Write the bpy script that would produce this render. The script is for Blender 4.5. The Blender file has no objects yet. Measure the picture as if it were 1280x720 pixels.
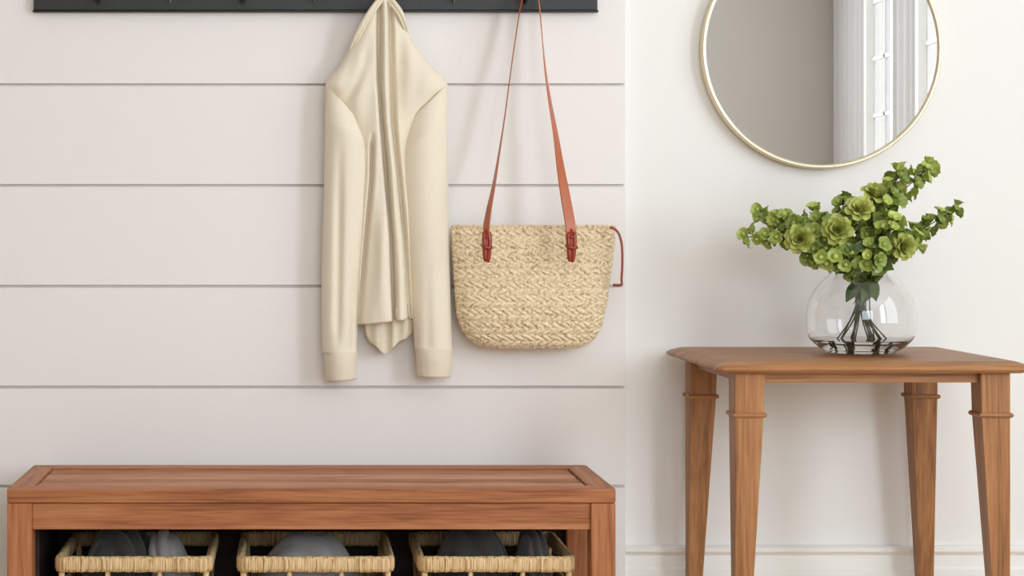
import bpy, bmesh, math, random
import numpy as np
from mathutils import Vector, Matrix

random.seed(7)
rng = np.random.RandomState(7)
sc = bpy.context.scene
C = sc.collection

# ------------------------------------------------------------------ camera, light, exposure
CAM_D, CAM_Z, F = 4.25, 0.97, 2400.0        # metres from the back wall, eye height, focal length in 1280-px pixels
VX, HY = 370.0, 290.0                       # where the line of sight meets the wall
cd = bpy.data.cameras.new('camera')
cam = bpy.data.objects.new('camera', cd); C.objects.link(cam)
cam.location = (0, -CAM_D, CAM_Z); cam.rotation_euler = (math.pi/2, 0, 0)
cd.sensor_width = 36; cd.lens = F/1280*36
cd.shift_x = (640-VX)/1280; cd.shift_y = (HY-360)/1280
cd.clip_start = 0.05
sc.camera = cam
vs = sc.view_settings
vs.view_transform = 'Standard'; vs.look = 'None'; vs.gamma = 1; vs.use_curve_mapping = False
vs.exposure = -0.42
sc.cycles.use_denoising = True
sc.cycles.max_bounces = 14; sc.cycles.transmission_bounces = 12; sc.cycles.diffuse_bounces = 6
sc.cycles.sample_clamp_indirect = 6

w = bpy.data.worlds.new('sky'); sc.world = w; w.use_nodes = True
w.node_tree.nodes['Background'].inputs[0].default_value = (0.95, 0.97, 1.0, 1)
w.node_tree.nodes['Background'].inputs[1].default_value = 2.6

def area(name, loc, target, sx, sy, power, col):
    l = bpy.data.lights.new(name, 'AREA'); l.shape = 'RECTANGLE'; l.size = sx; l.size_y = sy
    l.energy = power; l.color = col
    o = bpy.data.objects.new(name, l); C.objects.link(o); o.location = loc
    o.rotation_euler = (Vector(target)-Vector(loc)).to_track_quat('-Z', 'Y').to_euler()
    return o
ROOM_L, ROOM_R, ROOM_F, ROOM_H = -2.3, 2.88, -6.0, 2.6
KEY, FILL, BOUNCE = 100, 7, 94
# daylight at the two tall windows of the right-hand wall, and an unseen ceiling lamp added as soft fill
area('window_daylight', (ROOM_R-0.035, -1.75, 1.55), (0, -1.75, 1.55), 1.3, 1.7, KEY*0.2, (0.81, 0.915, 1.0))
area('window_daylight', (ROOM_R-0.035, -3.25, 1.55), (0, -3.25, 1.55), 1.0, 1.7, KEY*0.85, (0.81, 0.915, 1.0))
area('ceiling_fill_light', (0.8, -2.8, ROOM_H-0.03), (0.8, -2.8, 0), 2.4, 1.4, FILL, (0.82, 0.915, 1.0))
area('front_fill_light', (0.9, ROOM_F+0.05, 1.87), (0.9, 0, 1.87), 2.18, 1.24, BOUNCE, (0.81, 0.915, 1.0))  # unseen fill lamp added behind the camera, on a wall without an opening

# ------------------------------------------------------------------ helpers
def at(px, py, d):
    return Vector(((px-VX)*d/F, d-CAM_D, CAM_Z-(py-HY)*d/F))

def link_mesh(name, verts, faces, m=None, parent=None, smooth=False):
    me = bpy.data.meshes.new(name); me.from_pydata([tuple(v) for v in verts], [], faces); me.update()
    bm = bmesh.new(); bm.from_mesh(me); bmesh.ops.recalc_face_normals(bm, faces=bm.faces); bm.to_mesh(me); bm.free()
    o = bpy.data.objects.new(name, me); C.objects.link(o)
    if m: me.materials.append(m)
    if parent: o.parent = parent
    if smooth:
        for p in me.polygons: p.use_smooth = True
    return o

def bevel(o, wd, seg=2):
    b = o.modifiers.new('bevel', 'BEVEL'); b.width = wd; b.segments = seg; b.limit_method = 'ANGLE'; b.angle_limit = 0.6
    return o

def tag(o, label=None, cat=None, group=None, kind=None):
    if label: o['label'] = label
    if cat: o['category'] = cat
    if group: o['group'] = group
    if kind: o['kind'] = kind
    return o

def empty(name, loc):
    o = bpy.data.objects.new(name, None); C.objects.link(o); o.location = loc; o.empty_display_size = 0.05
    return o

BOXF = [(0,1,2,3),(4,7,6,5),(0,4,5,1),(1,5,6,2),(2,6,7,3),(3,7,4,0)]
def boxv(x0,x1,y0,y1,z0,z1):
    return [(x0,y0,z0),(x1,y0,z0),(x1,y1,z0),(x0,y1,z0),(x0,y0,z1),(x1,y0,z1),(x1,y1,z1),(x0,y1,z1)]
class MB:
    def __init__(s): s.v=[]; s.f=[]
    def add(s, v, f):
        n=len(s.v); s.v += [tuple(a) for a in v]; s.f += [tuple(i+n for i in q) for q in f]; return s
    def box(s, *a): return s.add(boxv(*a), BOXF)
    def tube(s, pts, rad, n=8, caps=True):
        pts=[Vector(p) for p in pts]; N=len(pts)
        if not hasattr(rad,'__len__'): rad=[rad]*N
        prev=None; vs_=[]
        for i,p in enumerate(pts):
            t=(pts[min(i+1,N-1)]-pts[max(i-1,0)]).normalized()
            if prev is None:
                a=Vector((0,0,1)) if abs(t.z)<0.9 else Vector((1,0,0)); u=t.cross(a).normalized()
            else:
                u=(prev-t*prev.dot(t)).normalized()
            prev=u; v=t.cross(u)
            for k in range(n):
                an=2*math.pi*k/n; vs_.append(p+(u*math.cos(an)+v*math.sin(an))*rad[i])
        fs=[(i*n+k, i*n+(k+1)%n, (i+1)*n+(k+1)%n, (i+1)*n+k) for i in range(N-1) for k in range(n)]
        if caps: fs += [tuple(range(n-1,-1,-1)), tuple((N-1)*n+k for k in range(n))]
        return s.add(vs_, fs)
    def lathe(s, prof, c=(0,0,0), n=48, closed=False):
        vs_=[(c[0]+r*math.cos(2*math.pi*k/n), c[1]+r*math.sin(2*math.pi*k/n), c[2]+z) for r,z in prof for k in range(n)]
        P=len(prof); fs=[]
        for i in range(P if closed else P-1):
            j=(i+1)%P
            fs += [(i*n+k, i*n+(k+1)%n, j*n+(k+1)%n, j*n+k) for k in range(n)]
        return s.add(vs_, fs)
    def build(s, name, m, parent=None, smooth=False):
        return link_mesh(name, s.v, s.f, m, parent, smooth)
def box(name, m, parent, *a, bev=0.0):
    o = MB().box(*a).build(name, m, parent)
    if bev: bevel(o, bev)
    return o

def cr(pts, n):
    """smooth curve through points"""
    pts=[np.array(p, float) for p in pts]; out=[]
    P=[2*pts[0]-pts[1]]+pts+[2*pts[-1]-pts[-2]]
    seg=len(pts)-1
    for i in range(n):
        s=i/(n-1)*seg; k=min(int(s), seg-1); t=s-k
        a,b,c,d=P[k:k+4]
        out.append(0.5*((2*b)+(-a+c)*t+(2*a-5*b+4*c-d)*t*t+(-a+3*b-3*c+d)*t**3))
    return out

# ------------------------------------------------------------------ materials
def lin(r,g,b):
    f=lambda c: (c/255/12.92) if c/255<=0.04045 else ((c/255+0.055)/1.055)**2.4
    return (f(r),f(g),f(b),1)
def newmat(name):
    m=bpy.data.materials.new(name); m.use_nodes=True
    return m, m.node_tree.nodes, m.node_tree.links, m.node_tree.nodes['Principled BSDF']
def mat_plain(name, col, rough=0.6, metal=0, bump=0, bscale=60, var=0.0, spec=0.5):
    m,N,L,b=newmat(name)
    b.inputs['Base Color'].default_value=col; b.inputs['Roughness'].default_value=rough; b.inputs['Metallic'].default_value=metal
    b.inputs['Specular IOR Level'].default_value=spec
    tc=N.new('ShaderNodeTexCoord'); no=N.new('ShaderNodeTexNoise'); no.inputs['Scale'].default_value=bscale; no.inputs['Detail'].default_value=4
    L.new(tc.outputs['Object'], no.inputs['Vector'])
    if bump:
        bp=N.new('ShaderNodeBump'); bp.inputs['Strength'].default_value=bump; bp.inputs['Distance'].default_value=0.002
        L.new(no.outputs['Fac'], bp.inputs['Height']); L.new(bp.outputs['Normal'], b.inputs['Normal'])
    if var:
        rp=N.new('ShaderNodeValToRGB'); rp.color_ramp.elements[0].position=0.3; rp.color_ramp.elements[1].position=0.7
        rp.color_ramp.elements[0].color=tuple(c*(1-var) for c in col[:3])+(1,); rp.color_ramp.elements[1].color=tuple(min(1,c*(1+var)) for c in col[:3])+(1,)
        L.new(no.outputs['Fac'], rp.inputs['Fac']); L.new(rp.outputs['Color'], b.inputs['Base Color'])
    return m
def mat_wood(name, axis, dark, mid, light, rough=0.42, scale=1.0):
    m,N,L,b=newmat(name)
    tc=N.new('ShaderNodeTexCoord'); mp=N.new('ShaderNodeMapping')
    s=[34*scale]*3; s['XYZ'.index(axis)]=1.7*scale; mp.inputs['Scale'].default_value=s
    L.new(tc.outputs['Object'], mp.inputs['Vector'])
    n1=N.new('ShaderNodeTexNoise'); n1.inputs['Scale'].default_value=1.0; n1.inputs['Detail'].default_value=5; n1.inputs['Distortion'].default_value=0.9
    L.new(mp.outputs['Vector'], n1.inputs['Vector'])
    mp2=N.new('ShaderNodeMapping'); s2=[240*scale]*3; s2['XYZ'.index(axis)]=9*scale; mp2.inputs['Scale'].default_value=s2
    L.new(tc.outputs['Object'], mp2.inputs['Vector'])
    n2=N.new('ShaderNodeTexNoise'); n2.inputs['Scale'].default_value=1.0; n2.inputs['Detail'].default_value=3
    L.new(mp2.outputs['Vector'], n2.inputs['Vector'])
    mx=N.new('ShaderNodeMath'); mx.operation='MULTIPLY_ADD'; mx.inputs[1].default_value=0.45
    L.new(n2.outputs['Fac'], mx.inputs[0])
    sc_=N.new('ShaderNodeMath'); sc_.operation='MULTIPLY'; sc_.inputs[1].default_value=0.55; L.new(n1.outputs['Fac'], sc_.inputs[0]); L.new(sc_.outputs[0], mx.inputs[2])
    rp=N.new('ShaderNodeValToRGB'); e=rp.color_ramp.elements
    e[0].position=0.34; e[0].color=dark; e[1].position=0.66; e[1].color=light
    k=e.new(0.48); k.color=mid
    L.new(mx.outputs[0], rp.inputs['Fac']); L.new(rp.outputs['Color'], b.inputs['Base Color'])
    bp=N.new('ShaderNodeBump'); bp.inputs['Strength'].default_value=0.25; bp.inputs['Distance'].default_value=0.001
    L.new(mx.outputs[0], bp.inputs['Height']); L.new(bp.outputs['Normal'], b.inputs['Normal'])
    b.inputs['Roughness'].default_value=rough; b.inputs['Specular IOR Level'].default_value=0.35
    return m
SLATW=[mat_wood('seat_slat_wood_%d'%i,'X',lin(*a),lin(*b),lin(*c),0.55) for i,(a,b,c) in enumerate([((148,92,60),(184,128,94),(204,152,118)),((128,74,44),(160,104,70),(182,128,92))])]
BW={a: mat_wood('bench_wood_'+a, a, lin(130,72,40), lin(163,101,62), lin(186,126,84), 0.5) for a in 'XYZ'}
TW={a: mat_wood('table_wood_'+a, a, lin(112,70,38), lin(152,101,60), lin(176,125,80), 0.42) for a in 'XYZ'}
M_shade_wood=mat_wood('bench_shade_wood','X',lin(26,18,14),lin(34,24,18),lin(44,32,24),0.7)  # near-black wood colour standing in for the shade inside the bench
M_wall=mat_plain('warm_white_paint', lin(236,233,230), 0.75, bump=0.05, bscale=180)
M_ship=mat_plain('shiplap_paint', lin(234,228,225), 0.7, bump=0.05, bscale=180, var=0.012)
M_base=mat_plain('baseboard_paint', lin(240,238,234), 0.5)
M_taupe=mat_plain('taupe_paint', lin(184,178,172), 0.85, bump=0.05, bscale=120)
M_ceil=mat_plain('ceiling_paint', lin(240,238,235), 0.9, bump=0.05)
M_floor=mat_wood('oak_floor','Y',lin(186,164,136),lin(204,184,158),lin(216,198,174),0.5)
M_black=mat_plain('black_satin_paint', lin(33,31,28), 0.5, bump=0.06, bscale=300)
M_hook=mat_plain('black_hook_metal', lin(24,23,22), 0.35, 0.6)
M_steel=mat_plain('satin_steel', lin(150,150,145), 0.35, 1.0)
M_brass=mat_plain('pale_brass', lin(230,217,186), 0.32, 0.75, bump=0.02, bscale=200)
M_curt=mat_plain('pale_curtain_fabric', lin(196,193,193), 0.9, bump=0.1, bscale=400)
M_white=mat_plain('white_gloss', lin(245,245,243), 0.3)
def mat_cloth(name, col, scale=900, bump=0.25, sheen=0.3, var=0.06):
    m,N,L,b=newmat(name)
    tc=N.new('ShaderNodeTexCoord')
    no=N.new('ShaderNodeTexNoise'); no.inputs['Scale'].default_value=scale; no.inputs['Detail'].default_value=3
    n2=N.new('ShaderNodeTexNoise'); n2.inputs['Scale'].default_value=22; n2.inputs['Detail'].default_value=3
    L.new(tc.outputs['Object'], no.inputs['Vector']); L.new(tc.outputs['Object'], n2.inputs['Vector'])
    bp=N.new('ShaderNodeBump'); bp.inputs['Strength'].default_value=bump; bp.inputs['Distance'].default_value=0.001
    L.new(no.outputs['Fac'], bp.inputs['Height'])
    bp2=N.new('ShaderNodeBump'); bp2.inputs['Strength'].default_value=0.12; bp2.inputs['Distance'].default_value=0.01
    L.new(n2.outputs['Fac'], bp2.inputs['Height']); L.new(bp.outputs['Normal'], bp2.inputs['Normal']); L.new(bp2.outputs['Normal'], b.inputs['Normal'])
    rp=N.new('ShaderNodeValToRGB'); rp.color_ramp.elements[0].position=0.3; rp.color_ramp.elements[1].position=0.7
    rp.color_ramp.elements[0].color=tuple(c*(1-var) for c in col[:3])+(1,); rp.color_ramp.elements[1].color=tuple(min(1,c*(1+var)) for c in col[:3])+(1,)
    L.new(no.outputs['Fac'], rp.inputs['Fac']); L.new(rp.outputs['Color'], b.inputs['Base Color'])
    b.inputs['Roughness'].default_value=0.9; b.inputs['Sheen Weight'].default_value=sheen; b.inputs['Specular IOR Level'].default_value=0.2
    return m
M_knit=mat_cloth('cream_jersey', lin(230,218,198))
M_knit2=mat_cloth('cream_rib', lin(225,212,190), scale=1300)
M_grey_d=mat_cloth('charcoal_wool', lin(66,63,60), 700)
M_grey_l=mat_cloth('light_grey_wool', lin(158,152,150), 700)
M_grey_m=mat_cloth('mid_grey_wool', lin(92,88,85), 700)
def mat_straw(name, c0, c1, c2, axis=None, scale=70):
    m,N,L,b=newmat(name)
    tc=N.new('ShaderNodeTexCoord'); mp=N.new('ShaderNodeMapping'); L.new(tc.outputs['Object'], mp.inputs['Vector'])
    s=[scale*4]*3
    if axis: s['XYZ'.index(axis)]=scale*0.3
    mp.inputs['Scale'].default_value=s
    no=N.new('ShaderNodeTexNoise'); no.inputs['Scale'].default_value=1; no.inputs['Detail'].default_value=4
    L.new(mp.outputs['Vector'], no.inputs['Vector'])
    rp=N.new('ShaderNodeValToRGB'); e=rp.color_ramp.elements; e[0].position=0.33; e[0].color=c0; e[1].position=0.68; e[1].color=c2
    k=e.new(0.47); k.color=c1
    L.new(no.outputs['Fac'], rp.inputs['Fac']); L.new(rp.outputs['Color'], b.inputs['Base Color'])
    bp=N.new('ShaderNodeBump'); bp.inputs['Strength'].default_value=0.3; bp.inputs['Distance'].default_value=0.001
    L.new(no.outputs['Fac'], bp.inputs['Height']); L.new(bp.outputs['Normal'], b.inputs['Normal'])
    b.inputs['Roughness'].default_value=0.6; b.inputs['Specular IOR Level'].default_value=0.3
    return m
M_straw=mat_straw('seagrass_straw', lin(180,150,108), lin(224,202,166), lin(238,222,192), None, 40)
M_rush=mat_straw('rush_wrap', lin(164,120,74),lin(208,174,126),lin(228,202,158), 'Z', 60)
M_leather=mat_plain('tan_leather', lin(176,94,58), 0.4, bump=0.1, bscale=500, var=0.12)
M_leather2=mat_plain('red_brown_leather', lin(146,50,26), 0.3, bump=0.15, bscale=400, var=0.15)

def mat_glass(name, col=(1,1,1,1), ior=1.45):
    m,N,L,b=newmat(name)
    b.inputs['Base Color'].default_value=col; b.inputs['Roughness'].default_value=0.0
    b.inputs['Transmission Weight'].default_value=1.0; b.inputs['IOR'].default_value=ior
    return m
M_glass=mat_glass('clear_glass', (0.985,0.985,0.98,1))
M_water=mat_glass('water', (0.96,0.93,0.88,1), 1.33)
m,N,L,b=newmat('mirror_silver'); M_mirror=m
b.inputs['Base Color'].default_value=(0.93,0.93,0.93,1); b.inputs['Metallic'].default_value=1; b.inputs['Roughness'].default_value=0.0

def mat_leaf(name, c0, c1, rough=0.5):
    m,N,L,b=newmat(name)
    tc=N.new('ShaderNodeTexCoord'); no=N.new('ShaderNodeTexNoise'); no.inputs['Scale'].default_value=55; no.inputs['Detail'].default_value=2
    L.new(tc.outputs['Object'], no.inputs['Vector'])
    oi=N.new('ShaderNodeObjectInfo'); ad=N.new('ShaderNodeMath'); ad.operation='MULTIPLY_ADD'; ad.inputs[1].default_value=0.55
    L.new(oi.outputs['Random'], ad.inputs[0])
    sb=N.new('ShaderNodeMath'); sb.operation='MULTIPLY'; sb.inputs[1].default_value=0.5; L.new(no.outputs['Fac'], sb.inputs[0]); L.new(sb.outputs[0], ad.inputs[2])
    rp=N.new('ShaderNodeValToRGB'); e=rp.color_ramp.elements; e[0].position=0.2; e[0].color=c0; e[1].position=0.72; e[1].color=c1
    L.new(ad.outputs[0], rp.inputs['Fac']); L.new(rp.outputs['Color'], b.inputs['Base Color'])
    b.inputs['Roughness'].default_value=rough; b.inputs['Subsurface Weight'].default_value=0.0
    return m
M_bloom=mat_leaf('green_bloom', lin(102,120,44), lin(178,190,98))
M_rose=mat_leaf('olive_rose', lin(146,152,66), lin(176,180,92))
M_leafd=mat_leaf('dark_leaf', lin(52,74,34), lin(98,124,52))
M_stem=mat_plain('dark_green_stem', lin(66,72,44), 0.5)

# ------------------------------------------------------------------ the setting
def structure(o): o['kind']='structure'; return o
T=0.12
# back wall
WY=0.024
wall=structure(box('wall_back', M_wall, None, ROOM_L, ROOM_R, WY, WY+T, 0, ROOM_H))
# shiplap: each board with a rebated lower lip, seen gaps 5 mm
gap_px=[106,232,358,484,608]
zs=[at(0,g,4.25).z for g in gap_px]; pitch=zs[0]-zs[1]
SX1=at(782,0,4.25).x
edges=[zs[0]+2*pitch, zs[0]+pitch]+zs+[zs[-1]-pitch, zs[-1]-2*pitch]
edges=[min(ROOM_H, e) for e in [zs[0]+k*pitch for k in range(8,2,-1)]]+edges
mb=MB(); prevz=ROOM_H
for e in sorted(set(round(e,5) for e in edges if e<ROOM_H-0.01), reverse=True)+[0.0]:
    lo=max(e,0)+(0.0028 if e>0 else 0)
    mb.box(ROOM_L, SX1, 0.0, WY, lo, prevz)
    if e>0: mb.box(ROOM_L, SX1-0.001, 0.0135, WY, e-0.0028, lo)
    prevz=e-0.0028
ship=mb.build('shiplap_panel', M_ship, wall); ship['label']='white horizontal shiplap boards with grey gaps'
bevel(ship, 0.0008, 1)
# baseboard on the plain part of the back wall, moulded profile
def prof_run(name, prof, x0, x1, y, m):   # prof: (out from wall, z)
    n=len(prof); v=[(x0,y-a,z) for a,z in prof]+[(x1,y-a,z) for a,z in prof]
    f=[(i,i+1,n+i+1,n+i) for i in range(n-1)]+[tuple(range(n)), tuple(range(2*n-1,n-1,-1)), (n-1,0,n,2*n-1)]
    return structure(link_mesh(name, v, f, m))
zb=at(0,684,4.24).z
prof_run('baseboard_back', [(0,0),(0.016,0),(0.016,zb-0.052),(0.012,zb-0.047),(0.012,zb-0.022),(0.015,zb-0.018),(0.021,zb-0.012),(0.021,zb-0.004),(0.014,zb),(0,zb)], SX1+0.001, ROOM_R, WY, M_base)
structure(box('floor', M_floor, None, ROOM_L-T, ROOM_R+T, ROOM_F-T, WY+T, -0.1, 0))
structure(box('ceiling', M_ceil, None, ROOM_L-T, ROOM_R+T, ROOM_F-T, WY+T, ROOM_H, ROOM_H+0.1))
structure(box('wall_left', M_taupe, None, ROOM_L-T, ROOM_L, ROOM_F-T, WY+T, 0, ROOM_H))
structure(box('wall_front', M_taupe, None, ROOM_L, ROOM_R, ROOM_F-T, ROOM_F, 0, ROOM_H))
# right wall with three window openings
wins=[(-5.40,-4.93),(-4.60,-2.7),(-2.4,-1.1)]; WZ0,WZ1=0.7,2.4
mb=MB(); y=ROOM_F
for a,b_ in wins+[(WY,WY)]:
    mb.box(ROOM_R, ROOM_R+T, y, a, 0, ROOM_H)
    if b_!=a:
        mb.box(ROOM_R, ROOM_R+T, a, b_, 0, WZ0); mb.box(ROOM_R, ROOM_R+T, a, b_, WZ1, ROOM_H)
    y=b_
structure(mb.build('wall_right', M_wall))
for i,(a,b_) in enumerate(wins):
    w_=structure(empty('window_%d'%(i+1), (ROOM_R, (a+b_)/2, WZ0)))
    fr=MB(); X0,X1=-0.03,0.05; ha=(b_-a)/2; H=WZ1-WZ0; t=0.045
    fr.box(X0,X1,-ha,-ha+t,0,H); fr.box(X0,X1,ha-t,ha,0,H); fr.box(X0,X1,-ha+t,ha-t,0,t); fr.box(X0,X1,-ha+t,ha-t,H-t,H)
    fr.build('window_frame', M_white, w_)
    mu=MB()
    for k in range(1,6): mu.box(0.0,0.025,-ha+t,ha-t,H*k/6-0.009,H*k/6+0.009)
    mu.box(0.0,0.025,-0.009,0.009,t,H-t)
    mu.build('glazing_bar', M_white, w_)
    MB().box(0.010,0.014,-ha+t,ha-t,t,H-t).build('pane', M_glass, w_)
w_=structure(empty('window_4', (0.9, ROOM_F, 1.19)))  # frame added around the front fill lamp, solid wall behind it
fr=MB(); fr.box(-1.18,-1.11,0,0.09,0,1.36); fr.box(1.11,1.18,0,0.09,0,1.36); fr.box(-1.11,1.11,0,0.09,0,0.05); fr.box(-1.11,1.11,0,0.09,1.31,1.36)
fr.build('window_frame', M_white, w_)
# curtain panels beside the far window, seen in the mirror
def curtain(y0,y1,label,amp=0.010,per=0.09):
    n=90; v=[];f=[]; th=0.006
    for side in (0,1):
        for z in (0.01,2.45):
            for i in range(n):
                yy=y0+(y1-y0)*i/(n-1)
                x=ROOM_R-0.018-amp*math.sin(2*math.pi*yy/per+0.6*math.sin(yy*23))-side*th
                v.append((x,yy,z))
    for i in range(n-1):
        f += [(i,i+1,n+i+1,n+i),(2*n+i,3*n+i,3*n+i+1,2*n+i+1),(n+i,n+i+1,3*n+i+1,3*n+i),(i,2*n+i,2*n+i+1,i+1)]
    f += [(0,n,3*n,2*n),(n-1,3*n-1,4*n-1,2*n-1)]
    o=link_mesh('curtain', v, f, M_curt, smooth=False); tag(o,label,'curtain')
curtain(-5.97,-5.43,'pale grey curtain reflected in the round mirror, left of the reflected window')
curtain(-4.91,-4.62,'pale grey curtain reflected in the round mirror, right of the reflected window')

# ------------------------------------------------------------------ bench
BX0,BX1,BY0,BY1,BT=-0.572,0.633,-0.45,-0.06,0.4617
bench=empty('storage_bench', ((BX0+BX1)/2,(BY0+BY1)/2,0))
tag(bench,'long low reddish brown wooden bench with slatted seat, three baskets underneath','bench')
bc=bench.location
def bbox(name, m, x0,x1,y0,y1,z0,z1, bev=0.0015):
    return box(name, m, bench, x0-bc.x,x1-bc.x,y0-bc.y,y1-bc.y,z0,z1,bev=bev)
th=0.028; fw=0.052; sw=0.046
def mitre(name, pts, m):      # pts in xy, at seat height
    v=[(x-bc.x,y-bc.y,BT-th) for x,y in pts]+[(x-bc.x,y-bc.y,BT) for x,y in pts]
    o=link_mesh(name, v, BOXF, m, bench); bevel(o,0.002)
g=0.0006
mitre('seat_rail',[(BX0,BY0),(BX1,BY0),(BX1-sw-g,BY0+fw),(BX0+sw+g,BY0+fw)],BW['X'])
mitre('seat_rail',[(BX0+sw+g,BY1-fw),(BX1-sw-g,BY1-fw),(BX1,BY1),(BX0,BY1)],BW['X'])
mitre('seat_rail',[(BX0,BY0+g),(BX0+sw,BY0+fw),(BX0+sw,BY1-fw),(BX0,BY1-g)],BW['Y'])
mitre('seat_rail',[(BX1-sw,BY0+fw),(BX1,BY0+g),(BX1,BY1-g),(BX1-sw,BY1-fw)],BW['Y'])
n=4; gp=0.017; inn=(BY1-fw)-(BY0+fw); swd=(inn-gp*(n+1))/n
for k in range(n):
    y0=BY0+fw+gp+k*(swd+gp)
    bbox('seat_slat', SLATW[k%2], BX0+sw-0.001+0.003, BX1-sw-0.002, y0, y0+swd, BT-0.023, BT-0.0035, 0.0035)
lw=0.049
for x0 in (BX0,BX1-lw):
    for y0 in (BY0+0.001,BY1-lw):
        bbox('leg', BW['Z'], x0, x0+lw, y0, y0+lw, 0, BT-th-0.001, 0.0025)
az1=BT-th-0.0015; az0=at(0,662,3.806).z
bbox('apron', BW['X'], BX0+lw, BX1-lw, BY0+0.007, BY0+0.029, az0, az1)
bbox('apron', BW['X'], BX0+lw, BX1-lw, BY1-0.029, BY1-0.007, az0, az1)
bbox('apron', BW['Y'], BX0+0.008, BX0+0.030, BY0+lw, BY1-lw, az0, az1)
bbox('apron', BW['Y'], BX1-0.030, BX1-0.008, BY0+lw, BY1-lw, az0, az1)
o=bbox('light_block_panel', M_shade_wood, BX0+lw+0.009, BX1-lw-0.001, BY0+0.0305, BY1-0.0305, BT-0.034, BT-0.0235); o['label']='added dark board blocking light beneath the seat slats'  # added to stop light through the slat gaps and darken them
bp_=bbox('shade_back_panel', M_shade_wood, BX0+lw, BX1-lw, BY1-0.022, BY1-0.012, 0.07, az0-0.0005); bp_['label']='back panel with shade painted in near-black'  # shade behind the baskets put into the panel colour
o=bbox('shade_end_panel', M_shade_wood, BX0+lw+0.0005, BX0+lw+0.008, BY0+lw+0.002, BY1-0.023, 0.074, az0-0.0005); o['label']='added end panel with shade painted in near-black'  # added on the left only, its colour paints the shade beside the basket
bbox('lower_shelf', BW['X'], BX0+0.01, BX1-0.01, BY0+lw, BY1-lw, 0.055, 0.073)
for y0 in (BY0+0.012, BY1-0.034): bbox('stretcher', BW['X'], BX0+lw, BX1-lw, y0, y0+0.022, 0.035, 0.0725)

# ------------------------------------------------------------------ baskets under the bench
RZ=at(0,696,3.83).z; SH=0.073
def rect_path(hx,hy,r,step):
    pts=[]; L=[(hx-r,-hy+r,-90),(hx-r,hy-r,0),(-hx+r,hy-r,90),(-hx+r,-hy+r,180)]
    for cx,cy,a0 in L:
        for k in range(7):
            a=math.radians(a0+90*k/6); pts.append((cx+r*math.cos(a), cy+r*math.sin(a)))
    pts.append(pts[0]); out=[]
    for i in range(len(pts)-1):
        p,q=np.array(pts[i]),np.array(pts[i+1]); d=np.linalg.norm(q-p); m_=max(1,int(d/step))
        for j in range(m_): out.append(p+(q-p)*j/m_)
    return out
def make_basket(W,D):
    root=empty('wicker_basket',(0,0,SH)); H=RZ-SH; rh=0.031
    hx,hy=W/2,D/2
    # wrapped rim: band with a bulge per strand
    P=rect_path(hx-0.007,hy-0.007,0.012,0.0011); n=len(P); v=[];f=[]
    sec=[(-0.006,-0.5),(-0.0085,-0.25),(-0.0085,0.3),(-0.005,0.5),(0.003,0.5),(0.007,0.3),(0.007,-0.3),(0.003,-0.5)]
    ph=0; phs=[]; wd=[]
    strand=0.0; cur=0.0045; jit=rng.rand(4000)
    s=0.0; idx=0; nxt=0.0045; start=0.0
    for i in range(n):
        if s>=nxt: start=nxt; idx+=1; nxt=start+0.0030+0.0035*jit[idx]
        phs.append((s-start)/(nxt-start)); wd.append(idx); s+=0.0011
    for i,p in enumerate(P):
        q=P[(i+1)%n]; o_=P[i-1]; t=(q-o_)/np.linalg.norm(q-o_); nr=np.array([t[1],-t[0]])
        b_=0.0016*(math.sin(math.pi*phs[i])**0.6)-0.0016+0.0010*(jit[wd[i]+500]-0.5); hj=0.0022*(jit[wd[i]+900]-0.5)
        for (a,z) in sec:
            off=-a+(b_ if a<0 else -b_)
            pt=p+nr*off
            v.append((pt[0],pt[1],H-rh/2+z*rh+hj*z*1.2))
    k=len(sec)
    for i in range(n):
        j=(i+1)%n
        for m_ in range(k): f.append((i*k+m_,i*k+(m_+1)%k,j*k+(m_+1)%k,j*k+m_))
    link_mesh('rim', v, f, M_rush, root, True)
    # corner and middle posts
    for (x,y) in [(-hx+0.012,-hy+0.012),(hx-0.012,-hy+0.012),(-hx+0.012,hy-0.012),(hx-0.012,hy-0.012)]:
        MB().tube([(x*0.94,y*0.94,0.004),(x*0.97,y*0.97,H*0.5),(x,y,H-rh*0.6)],0.0065,10).build('corner_post', M_rush, root, True)
    for x in (-0.052,0.052):
        MB().tube([(x,-hy+0.012,H-0.075),(x,-hy+0.009,H-rh*0.7)],0.005,8).build('handle_post', M_rush, root, True)
    # woven body, below the open handle band
    Pb=rect_path(hx-0.012,hy-0.012,0.014,0.005); n=len(Pb); rows=40; v=[];f=[]; zt=H-rh-0.020
    for layer in (0,1):
        for r in range(rows+1):
            z=0.003+(zt-0.003)*r/rows; sc_=0.94+0.06*z/H
            for i,p in enumerate(Pb):
                d=(0.0018*math.sin(i*math.pi/3+(r//2%2)*math.pi)+0.0008*math.cos(r*math.pi)) - layer*0.004
                q=Pb[(i+1)%n]; o_=Pb[i-1]; t=(q-o_)/np.linalg.norm(q-o_)
                v.append((p[0]*sc_+t[1]*d, p[1]*sc_-t[0]*d, z))
    off=(rows+1)*n
    for layer in (0,1):
        for r in range(rows):
            for i in range(n):
                j=(i+1)%n; f.append(tuple(layer*off+a for a in (r*n+i,r*n+j,(r+1)*n+j,(r+1)*n+i)))
    for i in range(n):
        j=(i+1)%n; f.append((rows*n+i,rows*n+j,off+rows*n+j,off+rows*n+i))
    f.append(tuple(range(n)))
    link_mesh('woven_body', v, f, M_rush, root, True)
    MB().box(-hx*0.9,hx*0.9,-hy*0.9,hy*0.9,0.004,0.010).build('basket_base', M_rush, root)
    return root
def copy_tree(o, parent=None):
    c=o.copy(); C.objects.link(c); c.parent=parent
    for ch in list(o.children): copy_tree(ch,c)
    return c
BD=0.33; by=-0.42+BD/2
b0=make_basket(0.314,BD); spots=[(67,266),(297,492),(525,718)]
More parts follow.
